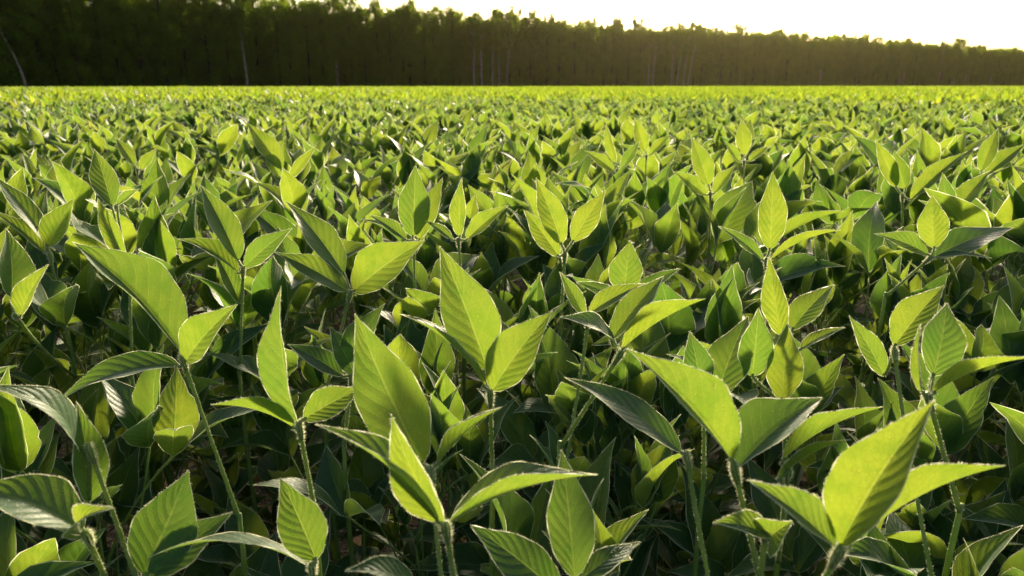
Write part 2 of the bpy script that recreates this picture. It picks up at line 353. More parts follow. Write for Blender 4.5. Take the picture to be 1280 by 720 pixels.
# ------------------------------------------------------------------ hero leaves, read off the photograph
# leaflet: (base px, base py, tip px, tip py, depth change base->tip in m, width/length, roll, fold, bow, tone)
# roll turns the upper face about the midrib away from the viewer; trifoliate: junction px, py, drop below the lens, stalk foot px, py
HERO = [
 ('broad soybean plant at left with one huge leaf pointing to upper left', [
   ((228, 448), .205, (300, 650), [
     (226, 440, 90, 302, .01, .60, 40, 42, .06, .35),
     (232, 452, 296, 380, -.015, .62, -30, 28, .07, .55),
     (226, 458, 70, 500, -.02, .50, 62, 14, .10, .15)]),
 ]),
 ('soybean plant left of centre with a narrow upright leaf folded shut', [
   ((374, 532), .215, (394, 640), [
     (372, 527, 350, 357, .0, .46, -52, 36, .05, .30),
     (368, 535, 264, 505, -.02, .56, 98, 28, .08, .50),
     (380, 524, 455, 485, .01, .62, -20, 18, .08, .60)]),
   ((390, 708), .275, (402, 780), [
     (395, 700, 350, 597, .0, .62, 8, 12, .05, .40),
     (385, 708, 186, 692, -.01, .36, 78, 12, .12, .35)]),
 ]),
 ('central soybean plant with two broad upright leaves and pale fuzzy joint', [
   ((613, 492), .215, (616, 610), [
     (609, 462, 550, 308, .005, .54, 12, 22, .05, .55),
     (615, 488, 690, 388, .0, .62, -18, 22, .07, .65),
     (606, 484, 500, 392, -.02, .46, 82, 32, .09, .50)]),
 ]),
 ('large soybean plant at bottom centre with star of four folded leaves', [
   ((557, 658), .215, (574, 760), [
     (548, 652, 396, 528, -.02, .40, 66, 28, .07, .45),
     (553, 652, 488, 520, -.015, .52, -38, 32, .06, .75),
     (563, 654, 746, 590, -.01, .58, -74, 40, .06, .55)]),
   ((538, 588), .225, (560, 740), [
     (528, 580, 443, 392, .01, .50, -14, 16, .05, .45),
     (548, 580, 627, 508, .0, .66, -84, 36, .06, .70)]),
 ]),
 ('soybean plant right of centre with large leaf half dark half bright', [
   ((918, 585), .20, (950, 720), [
     (915, 576, 785, 435, .0, .60, 38, 42, .06, .55),
     (921, 586, 1028, 497, .02, .70, -46, 24, .05, .12)]),
   ((858, 568), .235, (905, 700), [
     (852, 566, 706, 470, .01, .40, 52, 10, .06, .08)]),
   ((958, 660), .225, (962, 760), [
     (962, 672, 892, 652, -.01, .55, 40, 24, .1, .5),
     (962, 675, 990, 652, -.02, 1.0, -20, 26, .12, .6)]),
 ]),
 ('soybean plant at lower right with broad glowing lime leaf', [
   ((1050, 688), .20, (1000, 760), [
     (1051, 682, 1168, 500, -.015, .49, -22, 26, .06, .92),
     (1058, 684, 1254, 578, .01, .42, -88, 38, .05, .8),
     (1044, 684, 935, 600, .0, .46, 44, 24, .06, .45)]),
 ]),
 ('soybean plant with two stacked upright lime leaves right of centre', [
   ((978, 505), .235, (985, 620), [
     (977, 500, 984, 404, .0, .56, 8, 16, .05, .93),
     (940, 470, 948, 385, .0, .60, 10, 14, .05, .2)]),
   ((985, 440), .20, (985, 560), [
     (977, 420, 961, 320, .0, .42, -12, 28, .04, .9),
     (1000, 437, 1056, 409, -.01, .45, -50, 24, .06, .85),
     (990, 412, 1042, 356, .01, .66, -34, 18, .06, .6)]),
   ((985, 590), .235, (990, 680), [
     (978, 575, 1103, 508, .0, .60, -98, 24, .06, .55),
     (972, 602, 1063, 549, -.01, .52, -96, 30, .08, .65)]),
 ]),
 ('soybean plant at right edge with lime leaf reaching to the frame', [
   ((1160, 496), .19, (1200, 640), [
     (1166, 492, 1290, 446, -.02, .52, -100, 26, .07, .85),
     (1154, 492, 1150, 406, .0, .30, -60, 38, .04, .7),
     (1166, 470, 1184, 378, .03, .60, 20, 14, .05, .15)]),
   ((1118, 438), .21, (1125, 560), [
     (1118, 432, 1180, 356, .0, .60, -14, 24, .05, .82),
     (1105, 470, 1062, 395, .01, .42, 24, 18, .05, .4)]),
 ]),
 ('right soybean plant with dark teal leaf and bright round leaf', [
   ((1163, 322), .19, (1108, 362), [
     (1168, 310, 1165, 243, .0, .66, -8, 18, .05, .82),
     (1165, 322, 1268, 283, .02, .42, -40, 12, .05, .05),
     (1160, 318, 1094, 292, -.01, .46, 40, 20, .06, .35),
     (1168, 322, 1240, 322, -.03, .40, -70, 10, .05, .05)]),
 ]),
 ('soybean plant with tall oval upright leaf at upper right', [
   ((958, 325), .185, (952, 420), [
     (962, 312, 966, 213, .0, .44, 8, 16, .04, .8),
     (964, 324, 1050, 286, -.01, .46, -98, 24, .06, .85),
     (954, 326, 898, 282, .0, .34, 44, 22, .06, .3)]),
 ]),
 ('soybean plant at upper left of centre with two broad paired leaves', [
   ((438, 366), .20, (405, 500), [
     (434, 364, 343, 315, -.01, .48, 36, 20, .06, .55),
     (442, 364, 530, 300, -.01, .64, -24, 18, .06, .72),
     (430, 342, 357, 250, .02, .48, 34, 24, .05, .5)]),
 ]),
 ('soybean plant at left with pointed leaf above two drooping leaves', [
   ((304, 336), .19, (300, 470), [
     (298, 326, 250, 231, .01, .46, 26, 26, .05, .5),
     (306, 334, 364, 285, .0, .50, -28, 18, .06, .25),
     (298, 342, 222, 298, -.02, .5, 50, 24, .1, .6),
     (300, 380, 262, 305, -.01, .4, 30, 26, .06, .4)]),
 ]),
 ('soybean plant with single oval leaf facing forward above the centre', [
   ((517, 302), .185, (520, 400), [
     (516, 296, 519, 206, .0, .54, 4, 12, .04, .3),
     (524, 300, 553, 222, .02, .42, -24, 24, .05, .8),
     (508, 300, 462, 268, -.01, .42, 40, 20, .05, .45)]),
 ]),
 ('soybean plant with flame shaped leaves left of the picture middle', [
   ((573, 300), .18, (580, 390), [
     (575, 296, 577, 222, -.01, .40, -22, 30, .04, .7),
     (583, 300, 636, 256, -.01, .46, -38, 22, .05, .75),
     (566, 300, 532, 276, .0, .42, 40, 22, .05, .5)]),
 ]),
 ('soybean plant with fan of three bright lime leaves above centre', [
   ((706, 318), .18, (700, 420), [
     (702, 305, 670, 222, .0, .48, 16, 18, .05, .85),
     (716, 302, 757, 238, .0, .52, -16, 16, .05, .9),
     (698, 320, 655, 262, .0, .50, 18, 20, .05, .85)]),
 ]),
 ('soybean plant right of centre with curled grey green leaf and lime leaf', [
   ((776, 442), .20, (700, 560), [
     (778, 436, 882, 373, -.01, .58, -104, 26, .05, .85),
     (772, 440, 700, 396, -.03, .50, 66, 10, .14, .05),
     (764, 425, 830, 345, .03, .40, -30, 24, .05, .6)]),
   ((736, 398), .20, (730, 500), [
     (736, 392, 807, 354, -.01, .46, -40, 22, .06, .8),
     (730, 395, 700, 340, .0, .4, 20, 18, .05, .4)]),
 ]),
 ('soybean plant behind centre with broad shaded diamond leaf', [
   ((782, 372), .225, (782, 480), [
     (780, 368, 788, 300, .0, .78, -10, 20, .05, .4),
     (776, 374, 720, 352, .0, .4, 40, 14, .05, .2),
     (788, 372, 850, 335, .0, .4, -40, 14, .05, .2)]),
 ]),
 ('soybean plant at far left with slim lime leaf leaning left', [
   ((162, 345), .195, (165, 470), [
     (158, 326, 122, 247, .0, .36, -24, 26, .04, .85),
     (140, 258, 118, 186, .02, .48, 10, 14, .04, .5),
     (146, 256, 174, 236, .0, .42, -40, 18, .05, .35)]),
 ]),
 ('soybean plant at left edge with folded leaf and dry brown rim', [
   ((62, 318), .19, (90, 440), [
     (60, 308, 92, 248, .0, .62, -20, 26, .05, .55),
     (56, 316, -12, 262, -.02, .38, 42, 26, .06, .82),
     (58, 304, -10, 218, .01, .34, 40, 26, .05, .6)]),
   ((20, 395), .20, (70, 520), [
     (14, 372, 8, 285, .0, .62, 30, 16, .06, .35),
     (26, 396, 60, 330, -.01, .5, -40, 30, .07, .7)]),
 ]),
 ('soybean plant at lower left corner with pale drooping leaf', [
   ((112, 560), .215, (170, 720), [
     (96, 575, -16, 478, -.04, .46, 62, 16, .18, .35),
     (112, 628, 96, 503, .0, .44, 28, 22, .05, .35)]),
   ((108, 668), .225, (170, 760), [
     (104, 668, -50, 610, -.02, .66, 42, 18, .12, .40),
     (104, 670, 140, 634, -.02, .5, -60, 30, .2, .9)]),
 ]),
 ('shaded soybean plant at lower left with one wide dark leaf', [
   ((182, 722), .285, (185, 780), [
     (180, 718, 236, 588, .02, .72, 4, 12, .04, .18),
     (186, 722, 290, 640, .02, .5, -20, 12, .04, .15)]),
 ]),
 ('shaded soybean plant at bottom centre with upright oval leaf', [
   ((718, 728), .275, (722, 790), [
     (718, 722, 702, 562, .02, .46, 6, 12, .04, .25),
     (700, 745, 588, 656, .0, .54, 24, 10, .05, .15),
     (724, 726, 800, 676, .02, .4, -30, 14, .05, .3)]),
 ]),
 ('soybean plant at bottom edge left of centre showing teal leaf top', [
   ((470, 770), .25, (470, 800), [
     (520, 735, 432, 712, -.01, .6, 55, 12, .1, .03)]),
 ]),
 ('soybean plant left of centre with dark shaded leaves behind the front', [
   ((440, 470), .245, (430, 560), [
     (444, 470, 412, 408, .0, .55, 20, 16, .05, .1),
     (430, 455, 480, 380, .01, .5, -20, 16, .05, .2),
     (428, 470, 360, 430, .0, .5, 36, 14, .05, .1)]),
 ]),
 ('shaded soybean plant with teal leaf in dark gap right of centre', [
   ((880, 500), .235, (880, 600), [
     (878, 490, 862, 414, .01, .6, 10, 16, .05, .05),
     (895, 500, 935, 395, .03, .58, -20, 18, .05, .35),
     (872, 500, 838, 468, -.01, .45, 36, 20, .06, .2)]),
 ]),
 ('soybean plant at upper right with two tall leaves crossing like scissors', [
   ((1128, 245), .165, (1128, 330), [
     (1120, 234, 1094, 174, .0, .40, 12, 24, .05, .8),
     (1132, 236, 1118, 188, .0, .60, -14, 16, .05, .4),
     (1138, 250, 1209, 188, -.01, .36, -34, 24, .05, .85)]),
 ]),
 ('soybean plant at upper right edge with leaf like a raised spear', [
   ((1188, 275), .175, (1180, 350), [
     (1190, 270, 1238, 213, .0, .46, -26, 20, .05, .75),
     (1184, 268, 1178, 216, .0, .5, 14, 20, .05, .25),
     (1182, 276, 1148, 250, -.01, .4, 40, 20, .05, .4)]),
   ((1228, 220), .155, (1230, 290), [
     (1226, 214, 1248, 160, .0, .44, -12, 18, .05, .7),
     (1232, 220, 1282, 180, .0, .44, -34, 20, .05, .7)]),
 ]),
 ('soybean plant right of centre with oval leaf above two small ones', [
   ((888, 242), .165, (886, 320), [
     (886, 232, 864, 170, .0, .50, 14, 20, .05, .75),
     (882, 244, 842, 214, .0, .5, 30, 18, .05, .7),
     (892, 242, 920, 206, .0, .46, -24, 20, .05, .8)]),
 ]),
 ('small bright soybean plant standing right of centre in middle field', [
   ((808, 195), .15, (806, 240), [
     (807, 190, 793, 147, .0, .50, 10, 20, .05, .93),
     (802, 196, 772, 180, .0, .4, 40, 18, .05, .5),
     (812, 194, 838, 168, .0, .46, -30, 20, .05, .8)]),
 ]),
 ('small soybean plant with narrow pale leaf beside the centre right', [
   ((772, 212), .155, (772, 270), [
     (770, 204, 757, 153, .0, .38, -30, 30, .05, .8),
     (768, 214, 731, 188, .0, .5, 32, 22, .05, .7),
     (777, 212, 800, 176, .0, .44, -26, 20, .05, .35)]),
 ]),
 ('soybean plant left of centre with long lime leaf leaning left', [
   ((356, 222), .155, (360, 290), [
     (353, 212, 308, 152, .0, .46, 22, 20, .05, .9),
     (350, 222, 330, 184, .0, .5, 10, 22, .05, .6),
     (362, 224, 396, 182, .0, .34, -20, 24, .05, .85)]),
 ]),
 ('small soybean plant left with blunt lime leaf tilted left', [
   ((172, 212), .16, (172, 260), [
     (168, 206, 144, 172, .0, .48, 20, 18, .05, .8),
     (176, 212, 196, 186, .0, .5, -20, 20, .05, .7)]),
 ]),
 ('soybean plant in middle field right with wide lime leaf on top', [
   ((930, 202), .15, (930, 250), [
     (930, 194, 927, 148, .0, .52, 4, 18, .05, .88),
     (924, 202, 905, 176, .0, .5, 30, 18, .05, .5),
     (936, 202, 962, 182, .0, .46, -30, 20, .05, .75)]),
 ]),
]

TRI_MATS = [M_STEM, M_FUZZ]
LEAF_MATS = [M_LEAF, M_FUZZ]
CELL = 4
HX, HY = 1280 // CELL + 60, 720 // CELL + 60        # coverage grid with a margin
hero_depth = np.full((HY, HX), np.inf)

def splat(P):
    px, py, z = project(P)
    ix = (px / CELL).astype(int) + 30; iy = (py / CELL).astype(int) + 30
    ok = (ix >= 1) & (ix < HX - 1) & (iy >= 1) & (iy < HY - 1) & (z > 0.05)
    np.minimum.at(hero_depth, (iy[ok], ix[ok]), z[ok])

def hidden_fraction(P):
    px, py, z = project(P)
    ix = np.clip((px / CELL).astype(int) + 30, 0, HX - 1); iy = np.clip((py / CELL).astype(int) + 30, 0, HY - 1)
    return float(np.mean(z < hero_depth[iy, ix] + 0.006) if len(z) else 0) if np.isfinite(hero_depth[iy, ix]).any() else 0.0

def covers_hero(P):
    px, py, z = project(P)
    ix = np.clip((px / CELL).astype(int) + 30, 0, HX - 1); iy = np.clip((py / CELL).astype(int) + 30, 0, HY - 1)
    hd = hero_depth[iy, ix]
    return float(np.mean(np.isfinite(hd) & (z < hd + 0.008)))

GROUP_BY = {}
hero_stems = []
sd = 1
hero_jobs = []
for label, tris in HERO:
    info = []
    for (J, drop, foot, lfs) in tris:
        r = ray(*J); depth = drop / -r[2]
        Jp = at(J[0], J[1], depth)
        dd = depth + 0.02
        Fp = at(foot[0], foot[1], dd)
        Fp[2] = min(Fp[2], Jp[2] - 0.05)
        Lf = []
        for (bx, by, tx, ty, dt, wr, roll, fold, bow, tone) in lfs:
            B = at(bx, by, depth + (0.0 if abs(bx - J[0]) + abs(by - J[1]) < 30 else 0.01))
            T = at(tx, ty, depth + dt)
            d = T - B; Ln = np.linalg.norm(d); d /= Ln
            n0 = CAM - B; n0 = norm(n0 - d * np.dot(n0, d))
            n = rot_about(n0, d, R(roll))
            sd += 1
            g = leaflet_geo(Ln, Ln * wr * .83, fold * 1.12, bow, curl=rng.uniform(-.12, .18), ripple=rng.uniform(.008, .02), seed=sd, tone=tone, bite=False, tw=rng.uniform(-14, 14))
            M = frame(B, d, n)
            P = g.outline.reshape(-1, 3) @ M[:3, :3].T + M[:3, 3]
            for q_ in (P,): splat(q_)
            splat(0.5 * (P[1:] + P[:-1])); 
            Lf.append((g, M))
        info.append((Jp, Fp, Lf))
    hero_jobs.append((label, info))
# thicken the coverage grid by one cell
for ax in (0, 1):
    hd = hero_depth
    hero_depth = np.minimum(hd, np.minimum(np.roll(hd, 1, ax), np.roll(hd, -1, ax)))

# ------------------------------------------------------------------ random plants
def leaf_dir(az, el):
    return np.array([math.cos(az) * math.cos(el), math.sin(az) * math.cos(el), math.sin(el)])

def tri_specs(J, az, up, size, young=False):
    """three leaflets of one leaf: list of (frame, length, width ratio, fold, bow)"""
    out = []
    for k, da in enumerate((0, R(rng.uniform(70, 105)), -R(rng.uniform(70, 105)))):
        a = az + da + rng.normal(0, 0.15)
        el = R(np.clip(up + rng.normal(0, 19), -20, 86))
        d = leaf_dir(a, el)
        n = np.array([-math.cos(a) * math.sin(el), -math.sin(a) * math.sin(el), math.cos(el)])
        n = rot_about(n, d, rng.normal(0, 0.35))
        Ln = size * rng.uniform(0.85, 1.12) * (1.0 if k == 0 else 0.88)
        off = norm([math.cos(az), math.sin(az), 0.6]) * (0.012 if k == 0 else 0.0)
        out.append((frame(J + off, d, n), Ln, rng.uniform(.48, .60)))
    return out

LEAF_VARS = []          # detailed leaflets, length 0.1
LOW_VARS = []
for i in range(12):
    wr = rng.uniform(.40, .52)
    kw = dict(fold=rng.uniform(10, 34), bow=rng.uniform(.03, .11), curl=rng.uniform(-.15, .25), ripple=rng.uniform(.010, .030), tw=rng.uniform(-40, 40))
    LEAF_VARS.append((leaflet_geo(.1, .1 * wr, seed=500 + i, nu=4, nv=16, **kw)))
    LOW_VARS.append((leaflet_geo(.1, .1 * wr, seed=500 + i, nu=2, nv=7, fuzz=False, margin=True, quilt=0, **kw)))
LEAF_MESH = [g.build('leaflet', LEAF_MATS) for g in LEAF_VARS]

def plant_proto(h, near=True):
    """stem curve plus leaves: each leaf = stalk points, junction, leaflets"""
    lean = rng.normal(0, 0.03, 2)
    stem = bez(np.zeros(3), np.array([lean[0] * .3, lean[1] * .3, h * .4]), np.array([lean[0], lean[1], h * .7]), np.array([lean[0] * 1.4, lean[1] * 1.4, h]))
    az0 = rng.uniform(0, 6.28); leaves = []
    nn = 10
    for i in range(nn):
        t = 0.22 + 0.76 * i / (nn - 1)
        p0 = np.array([np.interp(t, np.linspace(0, 1, 12), stem[:, k]) for k in range(3)])
        az = az0 + i * math.pi * 0.86 + rng.normal(0, 0.4)
        top = i >= nn - 4
        pl = rng.uniform(.12, .19) * (1 if not top else .75)
        el = R(rng.uniform(28, 60) if not top else rng.uniform(45, 78))
        J = p0 + leaf_dir(az, el) * pl
        if top: J[2] = max(J[2], h + .07)
        J[2] = min(J[2], 0.61 + rng.uniform(-.05, .01))
        c1 = p0 + leaf_dir(az, el + .35) * pl * .35; c2 = p0 + leaf_dir(az, el + .12) * pl * .75
        st = bez(p0, c1, c2, J, 9)
        up = rng.uniform(0, 35) if i < 4 else (rng.uniform(15, 60) if not top else rng.uniform(34, 82))
        size = rng.uniform(.09, .115) if not top else rng.uniform(.092, .128)
        leaves.append((st, J, tri_specs(J, az, up, size)))
    # youngest leaf at the shoot tip, still small and standing up
    tip = stem[-1]
    for k in range(2):
        az = az0 + 2 + k * 2.4
        J = tip + leaf_dir(az, R(70)) * rng.uniform(.02, .05)
        leaves.append((bez(tip, tip + [0, 0, .01], J - [0, 0, .01], J, 5), J, tri_specs(J, az, 72, rng.uniform(.035, .06))))
    return stem, leaves

PROTO = [plant_proto(rng.uniform(.42, .50)) for _ in range(9)]

def leafmat(spec):
    M, Ln, wr = spec
    A = M.copy(); A[:3, :3] = A[:3, :3] * (Ln / .1)
    return A

def low_leaf(st, J, specs, stalk=True, tone=None):
    g = Geo()
    if stalk: tube_geo(st[::2], [.0012, .0009], 4, mat=1, g=g)
    for sp in specs:
        g.merge(LOW_VARS[rng.integers(len(LOW_VARS))], leafmat(sp), tone=rng.random() if tone is None else tone)
    return g

near_stem = []; near_leaf = []; mid_leaf = []; mid_stem = []
samples_of = []
for stem, leaves in PROTO:
    near_stem.append(tube_geo(stem, [.0034, .0028, .0016], 8, fuzz=600).build('stem', TRI_MATS))
    mid_stem.append(tube_geo(stem[::2], [.0034, .0016], 5).build('stem', TRI_MATS))
    L1 = []; L2 = []; SS = []
    for st, J, specs in leaves:
        gs = tube_geo(st, [.0015, .0011, .0012], 6, fuzz=380)
        L1.append((gs.build('petiole', TRI_MATS), [(LEAF_MESH[rng.integers(12)], leafmat(sp)) for sp in specs]))
        L2.append(low_leaf(st, J, specs).build('leaf', [M_LEAF, M_STEM, M_FUZZ]))
        pts = []
        for sp in specs:
            A = leafmat(sp)
            loc = LOW_VARS[0].outline.reshape(-1, 3)
            pts.append(loc @ A[:3, :3].T + A[:3, 3])
        pts.append(st)
        SS.append(np.concatenate(pts))
    near_leaf.append(L1); mid_leaf.append(L2); samples_of.append(SS)

# ------------------------------------------------------------------ build the foreground plants
def z_cap(P):        # how tall leaves may stand at a spot: keeps the canopy level, lower right in front of the lens
    d = math.hypot(P[0], P[1])
    return 0.60 if d > 1.5 else 0.52 + 0.08 * max(0, (d - .35)) / 1.15

for label, info in hero_jobs:
    F0 = info[0][1]
    root = np.array([F0[0] + rng.uniform(-.01, .01), F0[1] + rng.uniform(.0, .02), 0.0])
    e = bpy.data.objects.new('soybean_plant', None); COL.objects.link(e)
    e.location = Vector(root); e.empty_display_size = .05
    tag(e, label, 'plant', 'single soybean plants that stand out in front')
    ztop = F0[2] + .006
    top = np.array([F0[0], F0[1], ztop]) - root
    stem = bez(np.zeros(3), np.array([.006, 0, ztop * .35]), top * [1, 1, .7] + [-.006, .004, 0], top)
    link('stem', tube_geo(stem, [.0034, .0029, .0018], 9, fuzz=600).build('stem', TRI_MATS), e)
    for ti, (Jp, Fp, Lf) in enumerate(info):
        J = Jp - root; F = Fp - root
        zs = np.clip(F[2], 0.05, ztop); s0 = np.array([np.interp(zs, stem[:, 2], stem[:, k]) for k in range(3)])
        dirn = J - F
        if ti > 0:                                  # a side leaf leaves the stem well below its own blade
            zs = np.clip(J[2] - .14, .05, ztop); s0 = np.array([np.interp(zs, stem[:, 2], stem[:, k]) for k in range(3)]); dirn = J - s0
            dirn = norm(dirn) * min(np.linalg.norm(dirn), .12)
            st = bez(s0, s0 + (J - s0) * .3 + [0, 0, -.006], J - (J - s0) * .3 + [0, 0, -.012], J, 14)
        else:
            st = bez(s0, s0 + dirn * .3, J - dirn * .3, J, 14)
        g = tube_geo(st, [.0018, .0014, .0013, .0017], 9, fuzz=600, hair=.0013)
        # swollen hairy joint where the leaflets meet
        k = tube_geo(bez(J - norm(dirn) * .010, J - norm(dirn) * .004, J, J + norm(dirn) * .003, 6), [.0016, .0023, .0026, .0016], 9, fuzz=420, hair=.0022)
        g.merge(k)
        for lg, M in Lf:                                        # short stalks to each leaflet
            B = M[:3, 3] - root
            if np.linalg.norm(B - J) > .003:
                g.merge(tube_geo(bez(J, J + (B - J) * .3 + [0, 0, .002], B - M[:3, 1] * .004, B + M[:3, 1] * .002, 7), [.0013, .0011], 7, fuzz=220, hair=.0018))
        po = link('petiole', g.build('petiole', TRI_MATS), e)
        for lg, M in Lf:
            A = M.copy(); A[:3, 3] -= root
            link('leaflet', lg.build('leaflet', LEAF_MATS), po, A)
    # lower leaves on the same stem
    pi = int(rng.integers(len(PROTO))); yaw = rng.uniform(0, 6.28)
    Rz = np.array([[math.cos(yaw), -math.sin(yaw), 0], [math.sin(yaw), math.cos(yaw), 0], [0, 0, 1]])
    for li, (st, J, specs) in enumerate(PROTO[pi][1][:6]):
        s0 = st[0]
        if s0[2] > ztop - .06: continue
        sx = np.array([np.interp(s0[2], stem[:, 2], stem[:, k]) for k in range(3)])
        off = sx - Rz @ s0
        T = np.eye(4); T[:3, :3] = Rz; T[:3, 3] = off
        W = samples_of[pi][li] @ Rz.T + off + root
        if W[:, 2].max() > .47: continue
        if covers_hero(W) > .10: continue
        pm, lls = near_leaf[pi][li]
        po = link('petiole', pm, e, T)
        for m, A in lls: link('leaflet', m, po, A)

# ------------------------------------------------------------------ the rest of the near field: one object per plant
heroes_xy = np.array([i[0][1][:2] for _, i in hero_jobs])
cells = []
DX, DY = 0.19, 0.19
for iy in range(0, 30):
    for ix in range(-34, 35):
        x = (ix + .5 * (iy % 2)) * DX + rng.normal(0, .04); y = .16 + iy * DY + rng.normal(0, .04)
        cells.append((x, y))
for iy in range(0, 9):               # the stand is thicker right in front of the lens
    for ix in range(-9, 10):
        cells.append(((ix + .25 + .5 * (iy % 2)) * .16 + rng.normal(0, .03), .22 + iy * .13 + rng.normal(0, .03)))
cells = [c for c in cells if c[1] > .13]
cells.sort(key=lambda c: math.hypot(*c))
GAPS = []            # small bare spots in the stand
for px_, py_ in ((20, 222), (75, 218), (135, 215), (430, 208), (480, 205), (335, 215), (660, 225), (1095, 195), (1020, 200)):
    r_ = ray(px_, py_); t_ = (.58 - H) / r_[2]; w_ = CAM + r_ * t_; GAPS.append((w_[0], w_[1]))
placed = []          # for the crop mesh we remember what is not an individual
nonind = []
count = 0
NEAR_D = 1.75
LBL = {
 'n': ('soybean plant packed just behind the big foreground leaves', 'soybean plants close behind the foreground'),
 'ml': ('small soybean plant in the dense middle field left of centre', 'soybean plants in the left middle field'),
 'mr': ('small soybean plant in the dense middle field right of centre', 'soybean plants in the right middle field'),
 's': ('shaded low soybean plant under the big foreground leaves', 'low shaded soybean plants in front'),
}
for (x, y) in cells:
    d = math.hypot(x, y)
    if abs(x) > y * 1.0 + .55: continue
    if any(math.hypot(gx_ - x, gy_ - y) < .17 for gx_, gy_ in GAPS): continue
    if d > 5.2: continue
    px, py, z = project([x, y, .60])
    inside = (-25 < px[0] < 1305) and py[0] < 760 and z[0] > 0
    if len(heroes_xy) and np.min(np.hypot(heroes_xy[:, 0] - x, heroes_xy[:, 1] - y)) < .065: continue
    pi = int(rng.integers(len(PROTO))); yaw = rng.uniform(0, 6.28)
    sc = rng.uniform(.93, 1.07)
    if d < 1.1: sc *= .72 + .26 * max(0, d - .3) / .8
    sxy = sc * (1.0 if d > 1 else 1.08)
    if not inside or count >= 300 - len(hero_jobs):
        nonind.append((x, y, pi, yaw, sc)); continue
    cz, sz = math.cos(yaw), math.sin(yaw)
    Rm = np.array([[cz, -sz, 0], [sz, cz, 0], [0, 0, 1]]) * sc
    root = np.array([x, y, 0])
    keep = []
    for li, SSp in enumerate(samples_of[pi]):
        W = SSp @ Rm.T + root
        if d < 2.0:
            if covers_hero(W) > (.09 if d < 1.1 else .15): continue
        p_, q_, z_ = project(W)
        if z_.min() < .33: 
            if W[:, 2].max() > .48: continue
        keep.append(li)
    if len(keep) < 3: continue
    if d < 1.0: key = 's'
    elif d < NEAR_D: key = 'n'
    else: key = 'ml' if x < 0 else 'mr'
    e = bpy.data.objects.new('soybean_plant', None); COL.objects.link(e)
    e.location = (x, y, 0); e.rotation_euler = (0, 0, yaw); e.scale = (sc, sc, sc); e.empty_display_size = .05
    tag(e, LBL[key][0], 'plant', LBL[key][1])
    count += 1
    if d < NEAR_D:
        link('stem', near_stem[pi], e)
        for li in keep:
            pm, lls = near_leaf[pi][li]
            po = link('petiole', pm, e)
            for m, A in lls: link('leaflet', m, po, A)
    else:
        link('stem', mid_stem[pi], e)
        for li in keep:
            if li < 2: continue
            link('leaf', mid_leaf[pi][li], e)
print('individual plants', count)

# ------------------------------------------------------------------ the crop running on to the trees (past counting): one object
LOWPLANT = []
for stem, leaves in PROTO:
    g = Geo()
    for st, J, specs in leaves[2:]:
        g.merge(low_leaf(st, J, specs, True))
    LOWPLANT.append(g)
def diamond(Ln, Wd):      # four-facet folded leaf
    P = np.array([[0, 0, 0], [-Wd * .5, Ln * .4, Wd * .16], [0, Ln * .45, .0], [Wd * .5, Ln * .4, Wd * .16], [0, Ln, -.08 * Ln]])
    return P, np.array([[0, 2, 1], [0, 3, 2], [1, 2, 4], [2, 3, 4]])

crop = Geo()
def stamp(protos, xs, ys, scs):
    """many transformed copies, vectorised per prototype"""
    k = rng.integers(0, len(protos), len(xs)); yaw = rng.uniform(0, 6.283, len(xs))
    for pi, g in enumerate(protos):
        sel = np.where(k == pi)[0]
        if not len(sel): continue
        v, uv, t = g.arrays(); n = len(v)
        c, s_ = np.cos(yaw[sel])[:, None], np.sin(yaw[sel])[:, None]; sc = scs[sel][:, None]
        X = (v[None, :, 0] * c - v[None, :, 1] * s_) * sc + xs[sel][:, None]
        Y = (v[None, :, 0] * s_ + v[None, :, 1] * c) * sc + ys[sel][:, None]
        Z = v[None, :, 2] * sc * np.ones_like(c)
        crop.V.append(np.stack([X, Y, Z], -1).reshape(-1, 3))
        crop.UV.append(np.tile(uv, (len(sel), 1)))
        crop.T.append(((t[None] + rng.random(len(sel))[:, None]) % 1).ravel())
        for f, m in g.F:
            ff = (f[None] + (np.arange(len(sel)) * n)[:, None, None] + crop.n).reshape(-1, f.shape[1])
            crop.F.append((ff, m))
        crop.n += n * len(sel)

# treeline curve (needed to stop the crop at the trees)
TL = np.array([[-175, 20], [-120, 62], [-82, 92], [-42, 130], [0, 172], [80, 226], [222, 332], [420, 425]], float)
def tl_y(x): return np.interp(x, TL[:, 0], TL[:, 1])

def scatter(d0, d1, dens, slope=1.0, pad=.6, ang=None):
    A = 4 * d1 * d1
    n = int(dens * A)
    x = rng.uniform(-d1, d1, n); y = rng.uniform(0, d1, n)
    n2 = n // 2; x, y = x[:n2], y[:n2]
    d = np.hypot(x, y)
    ok = (d >= d0) & (d < d1) & (np.abs(x) < y * slope + pad) & (y < tl_y(x) - 5)
    return x[ok], y[ok]

xs = np.array([c[0] for c in nonind]); ys = np.array([c[1] for c in nonind]); ss = np.array([c[4] for c in nonind])
DETAIL = []          # plants near enough to need the finely veined leaf material
for gq in LOWPLANT:
    gd = Geo(); gd.V, gd.UV, gd.T, gd.n = gq.V, gq.UV, gq.T, gq.n
    gd.F = [(f, 3 if m == 0 else m) for f, m in gq.F]; DETAIL.append(gd)
stamp(DETAIL, xs, ys, ss)
# jittered grid 5.2 - 9.5 m
gx, gy = np.meshgrid(np.arange(-10, 10, .20), np.arange(0, 10, .20))
x = gx.ravel() + rng.normal(0, .05, gx.size); y = gy.ravel() + rng.normal(0, .05, gx.size); d = np.hypot(x, y)
ok = (d >= 5.2) & (d < 9.5) & (np.abs(x) < y * .95 + .5); x, y = x[ok], y[ok]
stamp(DETAIL, x, y, rng.uniform(.93, 1.07, len(x)))
print('crop detailed', crop.n)
